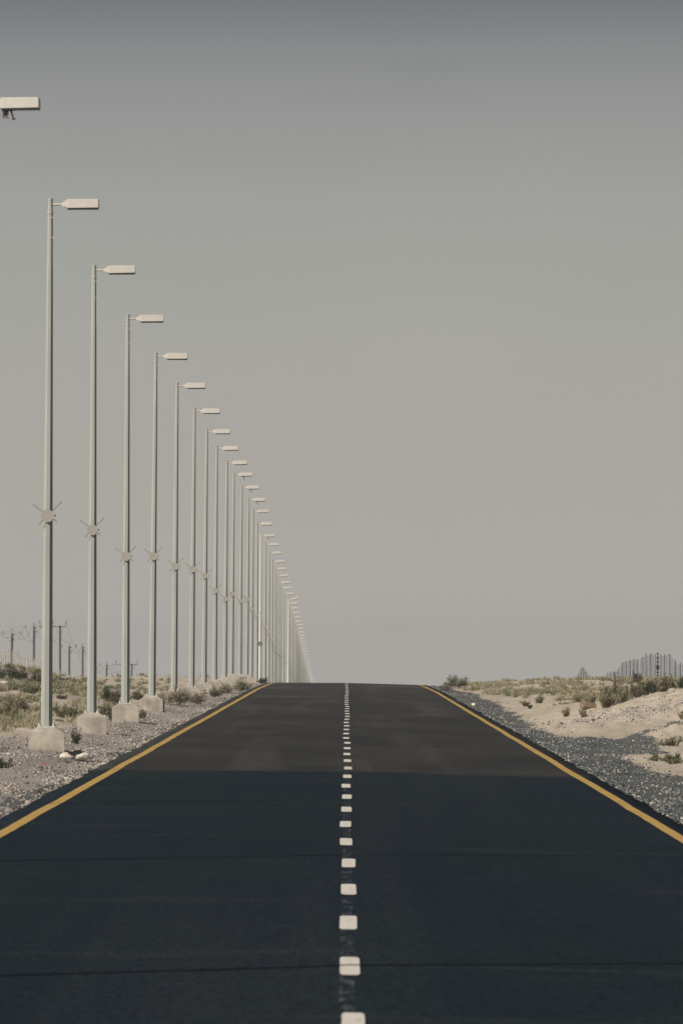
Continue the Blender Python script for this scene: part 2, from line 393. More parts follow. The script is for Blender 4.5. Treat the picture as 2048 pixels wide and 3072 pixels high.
# ------------------------------------------------------------------ street lamps
PZ = .42    # plinth top above the ground at the lamp's foot
TOP = 10.42
def build_lamp(white=False):
    root = empty('street_lamp', (0, 0, 0))
    mp = M['galv_white'] if white else M['galv']
    ph = math.pi / 8
    pm = MB()
    pm.tube((0, 0, PZ), (0, 0, TOP - 1.30), .118, .062, 8, ph)
    pm.tube((0, 0, TOP - 1.30), (0, 0, TOP - .27), .0585, .053, 8, ph)
    pm.tube((0, 0, TOP - .27), (0, 0, TOP - .03), .047, .047, 14)
    pole = pm.build('pole', mp, root)
    MB().tube((0, 0, TOP - .03), (0, 0, TOP + .0), .053, .048, 14).build('pole_cap', M['galv'], pole)
    MB().tube((0, 0, TOP - .275), (0, 0, TOP - .255), .064, .064, 14).build('collar', M['fitting'], pole)
    for zz_ in (TOP - .36, TOP - .74):
        MB().tube((.03, -.045, zz_), (.085, -.05, zz_), .010, .010, 6).build('screw', M['fitting'], pole)
        MB().tube((-.05, -.02, zz_ + .01), (-.075, -.02, zz_ + .01), .009, .009, 6).build('screw', M['fitting'], pole)
    # plinth with chamfered top
    p = MB()
    p.add([(-.34,-.34,-.45),(.34,-.34,-.45),(.34,.34,-.45),(-.34,.34,-.45),
           (-.335,-.335,PZ-.09),(.335,-.335,PZ-.095),(.335,.335,PZ-.09),(-.335,.335,PZ-.09),
           (-.31,-.31,PZ-.075),(.315,-.31,PZ-.08),(.31,.31,PZ-.075),(-.31,.31,PZ-.075),
           (-.19,-.2,PZ),(.2,-.2,PZ),(.2,.2,PZ),(-.19,.2,PZ)],
          [(3,2,1,0)] + [(a+4*k, (a+1)%4+4*k, (a+1)%4+4*k+4, a+4*k+4) for k in range(3) for a in range(4)] + [(12,13,14,15)])
    pl_ = p.build('concrete_base', M['concrete'], root)
    bm = bmesh.new(); bm.from_mesh(pl_.data); bmesh.ops.subdivide_edges(bm, edges=bm.edges[:], cuts=9, use_grid_fill=True)
    for v in bm.verts:
        c_ = v.co; q_ = float(fbm(np.array(c_.x * 7 + c_.y * 5 + 3), np.array(c_.z * 7 + c_.y * 3), 3)); q2 = float(fbm(np.array(c_.z * 9 + 31), np.array(c_.x * 8 - c_.y * 9), 3))
        edge_ = 1.0 if (abs(abs(c_.x) - .33) < .012 and abs(abs(c_.y) - .33) < .012) or abs(c_.z - PZ + .085) < .02 else .35
        v.co = c_ * 1.0 + Vector((c_.x, c_.y, 0)) * (.011 * edge_ * q_) + Vector((0, 0, .012 * q2 * edge_))
    bm.to_mesh(pl_.data); bm.free(); bevel(pl_, .006)
    MB().box((0, 0, PZ + .008), (.33, .33, .02)).build('base_plate', M['bolt'], root)
    for sx in (-1, 1):
        for sy in (-1, 1):
            b_ = MB().tube((sx*.135, sy*.135, PZ), (sx*.135, sy*.135, PZ + .075), .017, .017, 8)
            b_.tube((sx*.135, sy*.135, PZ + .02), (sx*.135, sy*.135, PZ + .05), .027, .027, 6)
            b_.build('anchor_bolt', M['bolt'], root)
    za = TOP - .11
    MB().tube((.035, 0, za), (.23, 0, za), .024, .024, 10).build('arm', M['fitting'], root)
    hd = MB()
    hy, hz = .26, .163
    hd.add([(.32,-hy/2,za-hz/2+.005),(.92,-hy/2,za-hz/2+.012),(.92,hy/2,za-hz/2+.012),(.32,hy/2,za-hz/2+.005),
            (.32,-hy/2+.012,za+hz/2+.018),(.92,-hy/2+.012,za+hz/2+.018),(.92,hy/2-.06,za+hz/2-.0),(.32,hy/2-.06,za+hz/2-.0)],
           [(3,2,1,0),(4,5,6,7),(0,1,5,4),(1,2,6,5),(2,3,7,6),(3,0,4,7)])
    head = hd.build('lamp_head', M['head'], root); bevel(head, .012)
    ad = MB()
    ad.add([(.21,-.026,za-.028),(.325,-.10,za-.055),(.325,.10,za-.055),(.21,.026,za-.028),
            (.21,-.026,za+.028),(.325,-.10,za+.085),(.325,.10,za+.085),(.21,.026,za+.028)],
           [(3,2,1,0),(4,5,6,7),(0,1,5,4),(1,2,6,5),(2,3,7,6),(3,0,4,7)])
    for q in (.245, .275, .305): ad.tube((q, -.05, za - .03), (q, -.05, za - .065), .006, .006, 6)
    ad.build('bracket', M['fitting'], head)
    ln = MB().box((.62, 0, za - hz/2 - .006), (.585, hy - .02, .026), .985)
    ln.tube((.40, -.1, za - hz/2 - .03), (.40, -.1, za - hz/2 - .02), .014, .014, 8)
    ln.tube((.53, -.1, za - hz/2 - .034), (.53, -.1, za - hz/2 - .018), .010, .010, 8)
    ln.build('lens_cover', M['lens'], head)
    return root
def build_disc(root):
    dm = MB().tube((-.005, -.150, 0), (-.005, -.138, 0), .119, .119, 36)
    disc = dm.build('disc_plate', M['disc'], root)
    MB().tube((-.005, -.138, 0), (-.005, .0, 0), .03, .03, 8).build('disc_mount', M['galv'], disc)
    b1 = MB()
    def bar(p, q):
        v = Vector(q) - Vector(p); n = Vector((-v.z, 0, v.x)).normalized() * .010
        P = []
        for y in (-.136, -.128):
            for c, s in ((p, 1), (q, 1)):
                P += [(c[0] + n.x, y, c[2] + n.z), (c[0] - n.x, y, c[2] - n.z)]
        return MB().add(P, [(0,1,3,2),(4,6,7,5),(0,2,6,4),(1,5,7,3),(0,4,5,1),(2,3,7,6)])
    bar((-.285, 0, .215), (.178, 0, -.115)).build('brace_bar', M['bar'], disc)
    bar((.255, 0, .265), (-.172, 0, -.16)).build('brace_bar', M['bar'], disc)
    MB().box((.135, -.12, .006), (.024, .03, .036)).build('black_clip', M['black'], disc)
    return disc
disc_y = {0:1515, 1:1548, 2:1590, 3:1669, 4:1669, 5:1699, 6:1708, 7:1727, 8:1772, 9:1797, 10:1782, 11:1803, 12:1798, 13:1828, 14:1847, 16:1880, 17:1898,
          18:1918, 19:1937, 20:1955, 21:1960, 22:1966, 23:1966}
lat = {-3:5.75, 0:5.80, 1:5.67, 2:5.68, 3:5.68, 4:5.66, 5:5.60, 6:5.56, 7:5.60, 8:5.63, 9:5.61, 10:5.69, 11:5.64, 12:5.62, 13:5.69, 14:5.68,
       15:5.76, 16:5.72, 17:5.72, 18:5.75, 19:5.79, 20:5.87, 21:5.91, 22:5.98, 23:5.92, 24:5.68, 25:5.92, 31:6.16, 37:6.6, 45:7.0, 58:7.45}
top_y = {0:None, 1:595, 2:795, 3:943, 4:1057, 5:1147, 6:1224, 7:1286, 8:1337}
proto = build_lamp(False); disc_proto = build_disc(proto)
proto_w = None
def children(o): return [c for c in COL.objects if c.parent == o]
KIDS = {}
def copy_tree(o, parent=None, skip=()):
    c = o.copy(); COL.objects.link(c)
    if parent is not None: c.parent = parent
    if o not in KIDS: KIDS[o] = [k for k in list(COL.objects) if k.parent == o]
    for ch in KIDS[o]:
        if ch.name.split('.')[0] in skip: continue
        copy_tree(ch, c)
    return c
ordw = ['zeroth','first','second','third','fourth','fifth','sixth','seventh','eighth','ninth','tenth','eleventh','twelfth','thirteenth','fourteenth','fifteenth',
        'sixteenth','seventeenth','eighteenth','nineteenth','twentieth','twenty first','twenty second','twenty third','twenty fourth','twenty fifth','twenty sixth',
        'twenty seventh','twenty eighth','twenty ninth','thirtieth','thirty first','thirty second','thirty third','thirty fourth','thirty fifth','thirty sixth',
        'thirty seventh','thirty eighth','thirty ninth','fortieth']
near_desc = {1:'tallest whole street lamp, steel pole with round disc on the nearest concrete block',
    2:'second tallest whole street lamp, concrete block below it, dark shrub to its left',
    3:'third tallest street lamp, its concrete block half hidden by a bush',
    4:'fourth tallest street lamp, standing on a chipped concrete block beside a brown bush',
    5:'fifth tallest street lamp, its foot hidden behind a brown bush',
    10:'tenth whole street lamp with a bare hanging latch under its head',
    15:'paler street lamp with a dark ring on its pole instead of a disc',
    24:'pale street lamp in the row with its head tilted upward'}
nums = list(range(-3, 59))
KIDS_READY = False
first_used = False
for n in nums:
    d = lamp_d(n)
    if n in ltop and n >= 10: zt = (VY - ltop[n]) * d / F
    elif n in top_y and top_y[n]: zt = (VY - top_y[n]) * d / F
    elif n == 0: zt = 8.47
    elif n <= 9: zt = 8.33 if n < 6 else 8.2
    else: zt = float(R(d)) + TOP
    xb = -float(np.interp(n, list(lat.keys()), list(lat.values())))
    has_disc = n in disc_y or (n < 0) or (24 < n < 34 and n % 3)
    if n == 15 or n == 24:
        root = build_lamp(True)
        if n == 15:
            rr = MB()
            for k in range(16):
                a0, a1 = 2*math.pi*k/16, 2*math.pi*(k+1)/16
                rr.tube((.11*math.cos(a0), -.13, .11*math.sin(a0)), (.11*math.cos(a1), -.13, .11*math.sin(a1)), .028, .028, 6)
            o = rr.build('dark_ring', M['black'], root); o.location = (.0, 0, (VY-1931)*d/F - (zt - TOP))
    elif not first_used: root = proto; first_used = True
    else: root = copy_tree(proto, None, () if has_disc else ('disc_plate',))
    lean = .006 if n < 4 else (.0105 if n < 14 else .006)
    root.location = (xb, d, zt - TOP)
    root.rotation_euler = (0.0015 * math.sin(n * 1.3), lean + .001 * math.sin(n * 2.1), 0)
    for ch in [c for c in (COL.objects if n in (15, 24) else KIDS.get(proto, []) and COL.objects) if c.parent == root] if False else [c for c in COL.objects if c.parent == root]:
        nm = ch.name.split('.')[0]
        if nm == 'disc_plate':
            zd = ((VY - disc_y[n]) * d / F) if n in disc_y else zt - 6.0 + .3 * math.sin(n * 2.3) - max(0, n - 20) * .05
            ch.location = (0, 0, zd - (zt - TOP))
        if nm == 'concrete_base':
            ch.rotation_euler = (0, -lean, random.randrange(4) * math.pi / 2 + random.uniform(-.06, .06)); ch.scale = (random.uniform(.95, 1.05), random.uniform(.95, 1.05), 1)
        if nm == 'lamp_head':
            tilt = -lean - .004 + random.uniform(-.018, .014)
            if n == 24: tilt = -.30
            if n == 0: tilt = -.012
            za = TOP - .11
            # turn about the end of the arm
            ch.rotation_euler = (0, tilt, random.uniform(-.05, .03))
            px_, pz_ = .25, za
            ch.location = (px_ - (px_*math.cos(tilt) + pz_*math.sin(tilt)), 0, pz_ - (-px_*math.sin(tilt) + pz_*math.cos(tilt)))
            if n == 0:
                ch.rotation_euler = (0, tilt, -.10); ch.location.x += .03
    if n < 0:
        lab = 'street lamp left of the picture, seen only by its shadow across the road'; grp_ = 'street lamps whose shadows cross the near road'
    elif n == 0: lab = 'cut off street lamp head at the upper left edge with a hanging latch below'; grp_ = 'street lamps in a row'
    elif n in near_desc: lab = near_desc[n]; grp_ = 'street lamps in a row'
    elif n <= 40: lab = ordw[n] + ' whole street lamp from the left in the receding row'; grp_ = 'street lamps in a row'
    else: lab = 'tiny far street lamp in the blurred end of the row at the road crest'; grp_ = 'street lamps merging at the end of the row'
    tag(root, lab, 'street lamp', grp_)
    # open latch hanging below the head
    if n in (0, 10, 11, 12, 15):
        hd_ = [c for c in COL.objects if c.parent == root and c.name.split('.')[0] == 'lamp_head'][0]
        la = MB(); zb = TOP - .11 - .095
        la.tube((.47, -.06, zb), (.515, -.06, zb - .15), .016, .014, 8).tube((.49, -.06, zb - .155), (.55, -.06, zb - .135), .013, .010, 6).tube((.44, -.06, zb), (.50, -.06, zb - .01), .022, .018, 6)
        la.build('hanging_latch', M['darkmetal'], hd_)
    if n == 0:
        ns = MB()
        for k in range(70):
            x0 = .33 + .12 * random.random(); t = random.random()
            p0 = (x0, -.06 + random.uniform(-.05, .05), zb + .02)
            p1 = (.34 + .1 * random.random() + .0 * t, -.06 + random.uniform(-.05, .05), zb - .02 - .14 * random.random() * (1 - abs(x0 - .42) * 4))
            ns.tube(p0, p1, .005, .003, 4)
        ns.build('twig_nest', M['twig'], hd_)

# ------------------------------------------------------------------ utility poles and wires
def at(px, py, d): return Vector(((px - VX) / F * d, d, (VY - py) / F * d))
def cross_ins(m, x, z, h=.55):
    pass
def insulator(parent, x, y, z, h=.5):
    m = MB().tube((x, y, z), (x, y, z + h), .018, .018, 6)
    for k in range(3): m.tube((x, y, z + h*.45 + k*h*.2), (x, y, z + h*.45 + k*h*.2 + .05), .062, .035, 8)
    return m.build('insulator', M['ins'], parent)
up = []  # (root position of top, insulator tops)
specs = [(-62, 1872, 960, 's'), (36, 1900, 1012, 's'), (102, 1880, 1083, 's'), (159, 1879, 1185, 'h'), (208, 1939, 1221, 's'), (248, 1940, 1282, 's'),
         (320, 1994, 1410, 's'), (382, 1993, 1498, 'h'), (352, 2021, 1560, 's'), (411, 2027, 1640, 's')]
ulab = {36:'leftmost wooden utility pole rising behind the steel fence', 102:'wooden utility pole just left of the tallest street lamp',
        159:'twin legged wooden utility frame with crossarm behind the tallest street lamp', 208:'shorter wooden utility pole right of the twin legged frame',
        248:'wooden utility pole just left of the second street lamp', 320:'small distant utility pole between the second and third street lamps',
        382:'small distant twin legged utility frame straddling the third street lamp', 352:'tiny utility pole with a pale crossarm left of the third street lamp',
        411:'tiniest utility pole, its top just above the sand right of the distant frame', -62:'wooden utility pole outside the left edge, carrying the wires in'}
tips = []
for px, py, d, kind in specs:
    c = at(px, py, d); gz = float(H(c.x, d)) - .3
    root = empty('utility_pole', (c.x, d, gz)); hgt = c.z - gz
    tag(root, ulab[px], 'utility pole', 'wooden utility poles on the left')
    if kind == 's':
        MB().tube((0, 0, 0), (.04, 0, hgt), .17, .13, 12).build('pole', M['wood'], root)
        tl = []
        wide = .95
        if px == 352:
            MB().box((-.25, 0, hgt + .2 - .9), (3.6, .09, .16)).build('crossarm', M['galv_white'], root)
        arm = MB().box((0, -.16, hgt - .28), (2 * wide + .1, .04, .035)).build('crossarm', M['postlight'], root)
        bx = MB().box((.22, -.1, hgt - .15), (.16, .1, .13)).tube((.1, -.1, hgt - .9), (.28, -.1, hgt - .5), .05, .05, 6)
        bx.build('switch_box', M['darkmetal'], root)
        for xi, zi in ((-wide, hgt - .25), (.04, hgt), (wide, hgt - .25)):
            insulator(root, xi, -.16 if xi != .04 else 0, zi, .48); tl.append(Vector((c.x + xi, d, gz + zi + .5)))
        tips.append((d, tl))
    else:
        w = .95 if px == 159 else .75
        for s in (-1, 1):
            MB().tube((s * w, 0, 0), (s * w, 0, hgt + .1), .17, .135, 12).build('pole', M['wood'], root)
        MB().box((0, -.2, hgt - .05), (3.55, .1, .09)).build('crossarm', M['darkmetal'], root)
        tl = []
        for xi in (-1.75, 0, 1.75):
            insulator(root, xi, -.2, hgt, .78); tl.append(Vector((c.x + xi, d, gz + hgt + .78)))
        tips.append((d, tl))
tips.sort(key=lambda t: t[0])
for k in range(len(tips) - 1):
    (d0, a), (d1, b_) = tips[k], tips[k + 1]
    m = MB()
    for p, q in zip(a, b_):
        L = (q - p).length; prev = None
        for j in range(15):
            t = j / 14; pt = p.lerp(q, t); pt.z -= 4 * t * (1 - t) * (.022 * L)
            if prev is not None: m.tube(prev, pt, .014, .014, 4)
            prev = pt
    o = m.build('power_line', M['wire'])
    tag(o, ['three sagging wires entering at the left edge of the photo', 'three sagging wires between the two leftmost wooden poles',
            'three wires between the second wooden pole and the twin legged frame', 'short wires dropping from the twin legged frame to the shorter pole',
            'wires between the two shorter poles left of the second street lamp', 'wires running behind the second street lamp to the small distant pole',
            'wires from the small distant pole to the distant twin frame', 'wires from the distant twin frame to the pole with pale crossarm',
            'faintest wires dropping to the tiniest utility pole'][k], 'power line', 'wires strung between the utility poles')

# ------------------------------------------------------------------ fences
def fence(name, Xl, tab, dlist, heavy, matp, mats, label):
    root = empty('fence', (Xl, dlist[0], float(H(Xl, dlist[0])) - .1)); ox, oy, oz = root.location
    tag(root, label, 'fence')
    wm = MB(); prev = None
    tp = []
    for i, d in enumerate(dlist):
        zt = float(np.interp(d, [a for a, _ in tab], [b for _, b in tab])) + random.uniform(-.04, .04)
        hv = i % heavy == 0
        if hv: zt += .12
        zb = float(H(Xl, d)) - .3
        jx = random.uniform(-.03, .03); lean = random.uniform(-.03, .03)
        r = (.045 if hv else .02) if Xl > 0 else (.06 if hv else .036)
        MB().tube((jx, d - oy, zb - oz), (jx + lean, d - oy, zt - oz), r, r * .8, 6).build('fence_post', matp if not hv else mats, root)
        tp.append((d - oy, zt - oz, zb - oz))
    for lv in np.linspace(.06, .96, 7):
        for (y0, t0, b0), (y1, t1, b1) in zip(tp[:-1], tp[1:]):
            wm.tube((0, y0, b0 + (t0 - b0) * lv), (0, y1, b1 + (t1 - b1) * lv), .005, .005, 3)
    # verticals of the mesh
    for (y0, t0, b0), (y1, t1, b1) in zip(tp[:-1], tp[1:]):
        for q in (.5,):
            y = y0 + (y1 - y0) * q
            wm.tube((0, y, b0 + (b1 - b0) * q), (0, y, t0 + (t1 - t0) * q), .007, .007, 3)
    wm.build('wire_mesh', matp, root)
    return root
fence('fence', -25, lf, list(np.arange(640, 930, 3.8)), 5, M['postlight'], M['postlight'], 'pale steel mesh fence stepping down behind the bushes at far left')
fence('fence', 24, rf, list(np.arange(648, 990, 3.6)), 3, M['postdark'], M['postdark'], 'dark steel mesh fence rising and dipping along the right skyline')
# banded marker post beside the right fence
c = at(1971, 1960, 700); gz = float(H(c.x, 700)) - .2
mk = empty('marker_post', (c.x, 700, gz)); hh_ = c.z - gz
tag(mk, 'tall post hung with dark knobs standing in front of the right fence', 'post')
MB().tube((0, 0, 0), (0, 0, hh_), .035, .03, 8).build('pole', M['postdark'], mk)
for k, f_ in enumerate((.99, .87, .76, .46, .36, .27, .18)):
    MB().tube((0, 0, hh_*f_ - .05), (0, 0, hh_*f_ + .05), .09, .09, 8).build('knob', M['black'], mk)
MB().tube((0, 0, hh_*.54), (0, 0, hh_*.66), .12, .12, 8).build('weight', M['black'], mk)

# ------------------------------------------------------------------ stones
ico_v = []
t_ = (1 + 5 ** .5) / 2
ico_v = np.array([(-1,t_,0),(1,t_,0),(-1,-t_,0),(1,-t_,0),(0,-1,t_),(0,1,t_),(0,-1,-t_),(0,1,-t_),(t_,0,-1),(t_,0,1),(-t_,0,-1),(-t_,0,1)]) / 1.9
ico_f = np.array([(0,11,5),(0,5,1),(0,1,7),(0,7,10),(0,10,11),(1,5,9),(5,11,4),(11,10,2),(10,7,6),(7,1,8),(3,9,4),(3,4,2),(3,2,6),(3,6,8),(3,8,9),(4,9,5),(2,4,11),(6,2,10),(8,6,7),(9,8,1)])
def stones(name, P, size, tone, mat, label):
    n = len(P)
    V = np.repeat(ico_v[None], n, 0) * (1 + .35 * (rng.random((n, 12, 1)) - .5))
    ang = rng.random(n) * 6.283
    c, s = np.cos(ang)[:, None], np.sin(ang)[:, None]
    V = V * (size[:, None, None] * np.stack([.7 + .7*rng.random(n), .7 + .7*rng.random(n), .5 + .5*rng.random(n)], -1)[:, None, :])
    V = np.stack([V[..., 0]*c - V[..., 1]*s, V[..., 0]*s + V[..., 1]*c, V[..., 2]], -1) + P[:, None, :]
    Fc = (ico_f[None] + 12 * np.arange(n)[:, None, None]).reshape(-1, 3)
    o = mesh_obj(name, V.reshape(-1, 3), Fc, mat, None, False, np.repeat(tone, 12))
    return tag(o, label, kind='stuff')
def scatter(n, x0, x1, d0, d1, side):
    d = d0 * (d1 / d0) ** rng.random(n)
    x = x0 + (x1 - x0) * rng.random(n)
    return x, d
# right shoulder
x, d = scatter(420000, 3.95, 9.5, 62, 480, 1)
keep = (x < 1100 / F * d + .4)
dk, pl = zone(x, d)
pr = dk * .62 * (1 - .35 * (d > 300)) + .012 + .22 * gs(d, 234, 7) * (x > 5.0) * (x < 9.5) + .16*gs(d, 203.5, 5)*(x > 6.2)
clump = np.clip(.5 + 1.3 * fbm(x * 2.5, d * .25, 3), 0.12, 1.3)
keep &= rng.random(len(x)) < pr * clump
x, d = x[keep], d[keep]
size = .009 + .017 * rng.random(len(x)) ** 2.2
size *= 1 + .5 * (np.abs(x) - 3.95 < .25)
size *= 1 + .9 * gs(d, 234, 7) * (x > 5.2) * (rng.random(len(x)) < .4)
P = np.stack([x, d, H(x, d) + size * .25], -1)
tone = np.clip(.40 + .42 * (rng.random(len(x)) - .5) * 2 * .8 + .25 * fbm(x * 1.5, d * .1, 2), 0, 1)
tone = np.where(rng.random(len(x)) < .10, .93 + .07 * rng.random(len(x)), tone)
dk2, _ = zone(x, d)
isd = (dk2 > .35) | (rng.random(len(x)) < .45)
stones('gravel', P[isd], size[isd], tone[isd], M['stone_r'], 'loose blue grey gravel covering the right shoulder of the road')
tan_P, tan_s = P[~isd], size[~isd]
# left shoulder
x, d = scatter(420000, -10.5, -3.97, 62, 470, -1)
keep = (x > -1100 / F * d - .4)
dk, pl = zone(x, d)
clump = np.clip(.5 + 1.3 * fbm(x * 2.2, d * .22, 3), 0.12, 1.3)
keep &= rng.random(len(x)) < (np.maximum(pl, dk) * .42 + .02) * clump
x, d, dk = x[keep], d[keep], dk[keep]
size = .008 + .018 * rng.random(len(x)) ** 2.2 + .02 * (rng.random(len(x)) > .985)
size *= 1 + .6 * (np.abs(x) - 3.97 < .3)
P = np.stack([x, d, H(x, d) + size * .25], -1)
tone = np.clip(rng.random(len(x)) * .95 + .05 - .35 * dk + .5 * fbm(x * 1.4, d * .13, 3), 0, 1)
nn = len(tan_P)
P = np.concatenate([P, tan_P]); size = np.concatenate([size, tan_s]); tone = np.concatenate([tone, .55 + .45 * rng.random(nn)])
stones('pebbles', P, size, tone, M['stone_l'], 'loose tan and grey pebbles over the left verge and sand bank')
print('stones', len(P))

# ------------------------------------------------------------------ vegetation
def foliage(cx, cy, cz, w, dp, h, nst, nlf, ls, lw, up_=.5, tone0=.5, spread=.35):
    """leaf blades spread along radiating stems; returns leaf verts, tris, tones, stem list"""
    nl = int(rng.integers(3, 7)); lx = (rng.random(nl) - .5) * .62; ly = (rng.random(nl) - .5) * .6
    lh = .5 + .55 * rng.random(nl); lh[rng.integers(0, nl)] = 1.05; lr = .20 + .2 * rng.random(nl); lt = .45 * (rng.random(nl) - .5)
    li = rng.integers(0, nl, nst)
    ang = rng.random(nst) * 6.283; rad = np.sqrt(rng.random(nst))
    bx = rad * np.cos(ang); by = rad * np.sin(ang)
    hh = h * lh[li] * (.45 + .6 * rng.random(nst)) * (1 - .35 * rad ** 2)
    base = np.stack([cx + (lx[li] * .8 + bx * .07) * w, cy + (ly[li] * .8 + by * .07) * dp, np.zeros(nst) + cz], -1)
    tip = np.stack([cx + (lx[li] + bx * lr[li] * 1.15) * w, cy + (ly[li] + by * lr[li]) * dp, cz + hh], -1)
    ct = tone0 + spread * (rng.random(nst) - .5) + lt[li]
    k = rng.integers(0, nst, nlf); t = .12 + .9 * rng.random(nlf) ** .75
    P = base[k] * (1 - t[:, None]) + tip[k] * t[:, None]
    P[:, 2] = cz + (tip[k][:, 2] - cz) * t ** .75
    P += rng.normal(size=(nlf, 3)) * np.array([w, dp, h]) * .045
    P[:, 2] = np.maximum(P[:, 2], cz + .0)
    D = rng.normal(size=(nlf, 3)); D[:, 2] = np.abs(D[:, 2]) + up_ * 2; D /= np.linalg.norm(D, axis=1)[:, None]
    S = np.cross(D, rng.normal(size=(nlf, 3))); S /= np.linalg.norm(S, axis=1)[:, None] + 1e-6
    l = (ls * (.6 + .8 * rng.random(nlf)))[:, None]; wd = (lw * (.6 + .8 * rng.random(nlf)))[:, None]
    V = np.stack([P, P + D*l*.5 + S*wd*.5, P + D*l, P + D*l*.5 - S*wd*.5], 1)
    T = np.clip(ct[k] + .25 * (rng.random(nlf) - .5), 0, 1)
    return V, T, base, tip
def bush(px0, px1, ytop, ybase, mat, label, name='desert_shrub', cat='shrub', dens=1.0, up_=.4, tone0=.5, d=None, group='desert shrubs beside the road', sc=1.0):
    pxc = (px0 + px1) / 2
    if d is None: p = hit(pxc, ybase)
    else: p = Vector(((pxc - VX) / F * d, d, 0))
    if p is None: print('no hit', label); return
    d = p.y; w = 1.15 * (px1 - px0) / F * d; h = max((ybase - ytop) / F * d, .08)
    p.z = float(H(p.x, d))
    if d is not None: h = 1.12 * max((VY - ytop) / F * d - p.z, .14)
    dp = min(w, 1.6)
    ls = max(.035, d / F * 5.0) * sc; lw = ls * .36
    n = int(dens * 1.5 * (w * h) / (ls * lw) * 2.6 + 160); n = min(n, 7000)
    nst = max(14, int(18 + w * 22))
    V, T, base, tip = foliage(0, 0, 0, w, dp, h, nst, n, ls, lw, up_, tone0)
    root = empty(name, (p.x, p.y, p.z - .02))
    tag(root, label, cat, group)
    Fq = np.arange(n * 4).reshape(-1, 4)
    mesh_obj('foliage', V.reshape(-1, 3), Fq, M[mat], root, False, np.repeat(T, 4))
    st = MB()
    for a, b in list(zip(base, tip))[:30]:
        st.tube(a, a + (b - a) * .85, .007, .003, 3)
    st.build('stem', M['twig'], root)

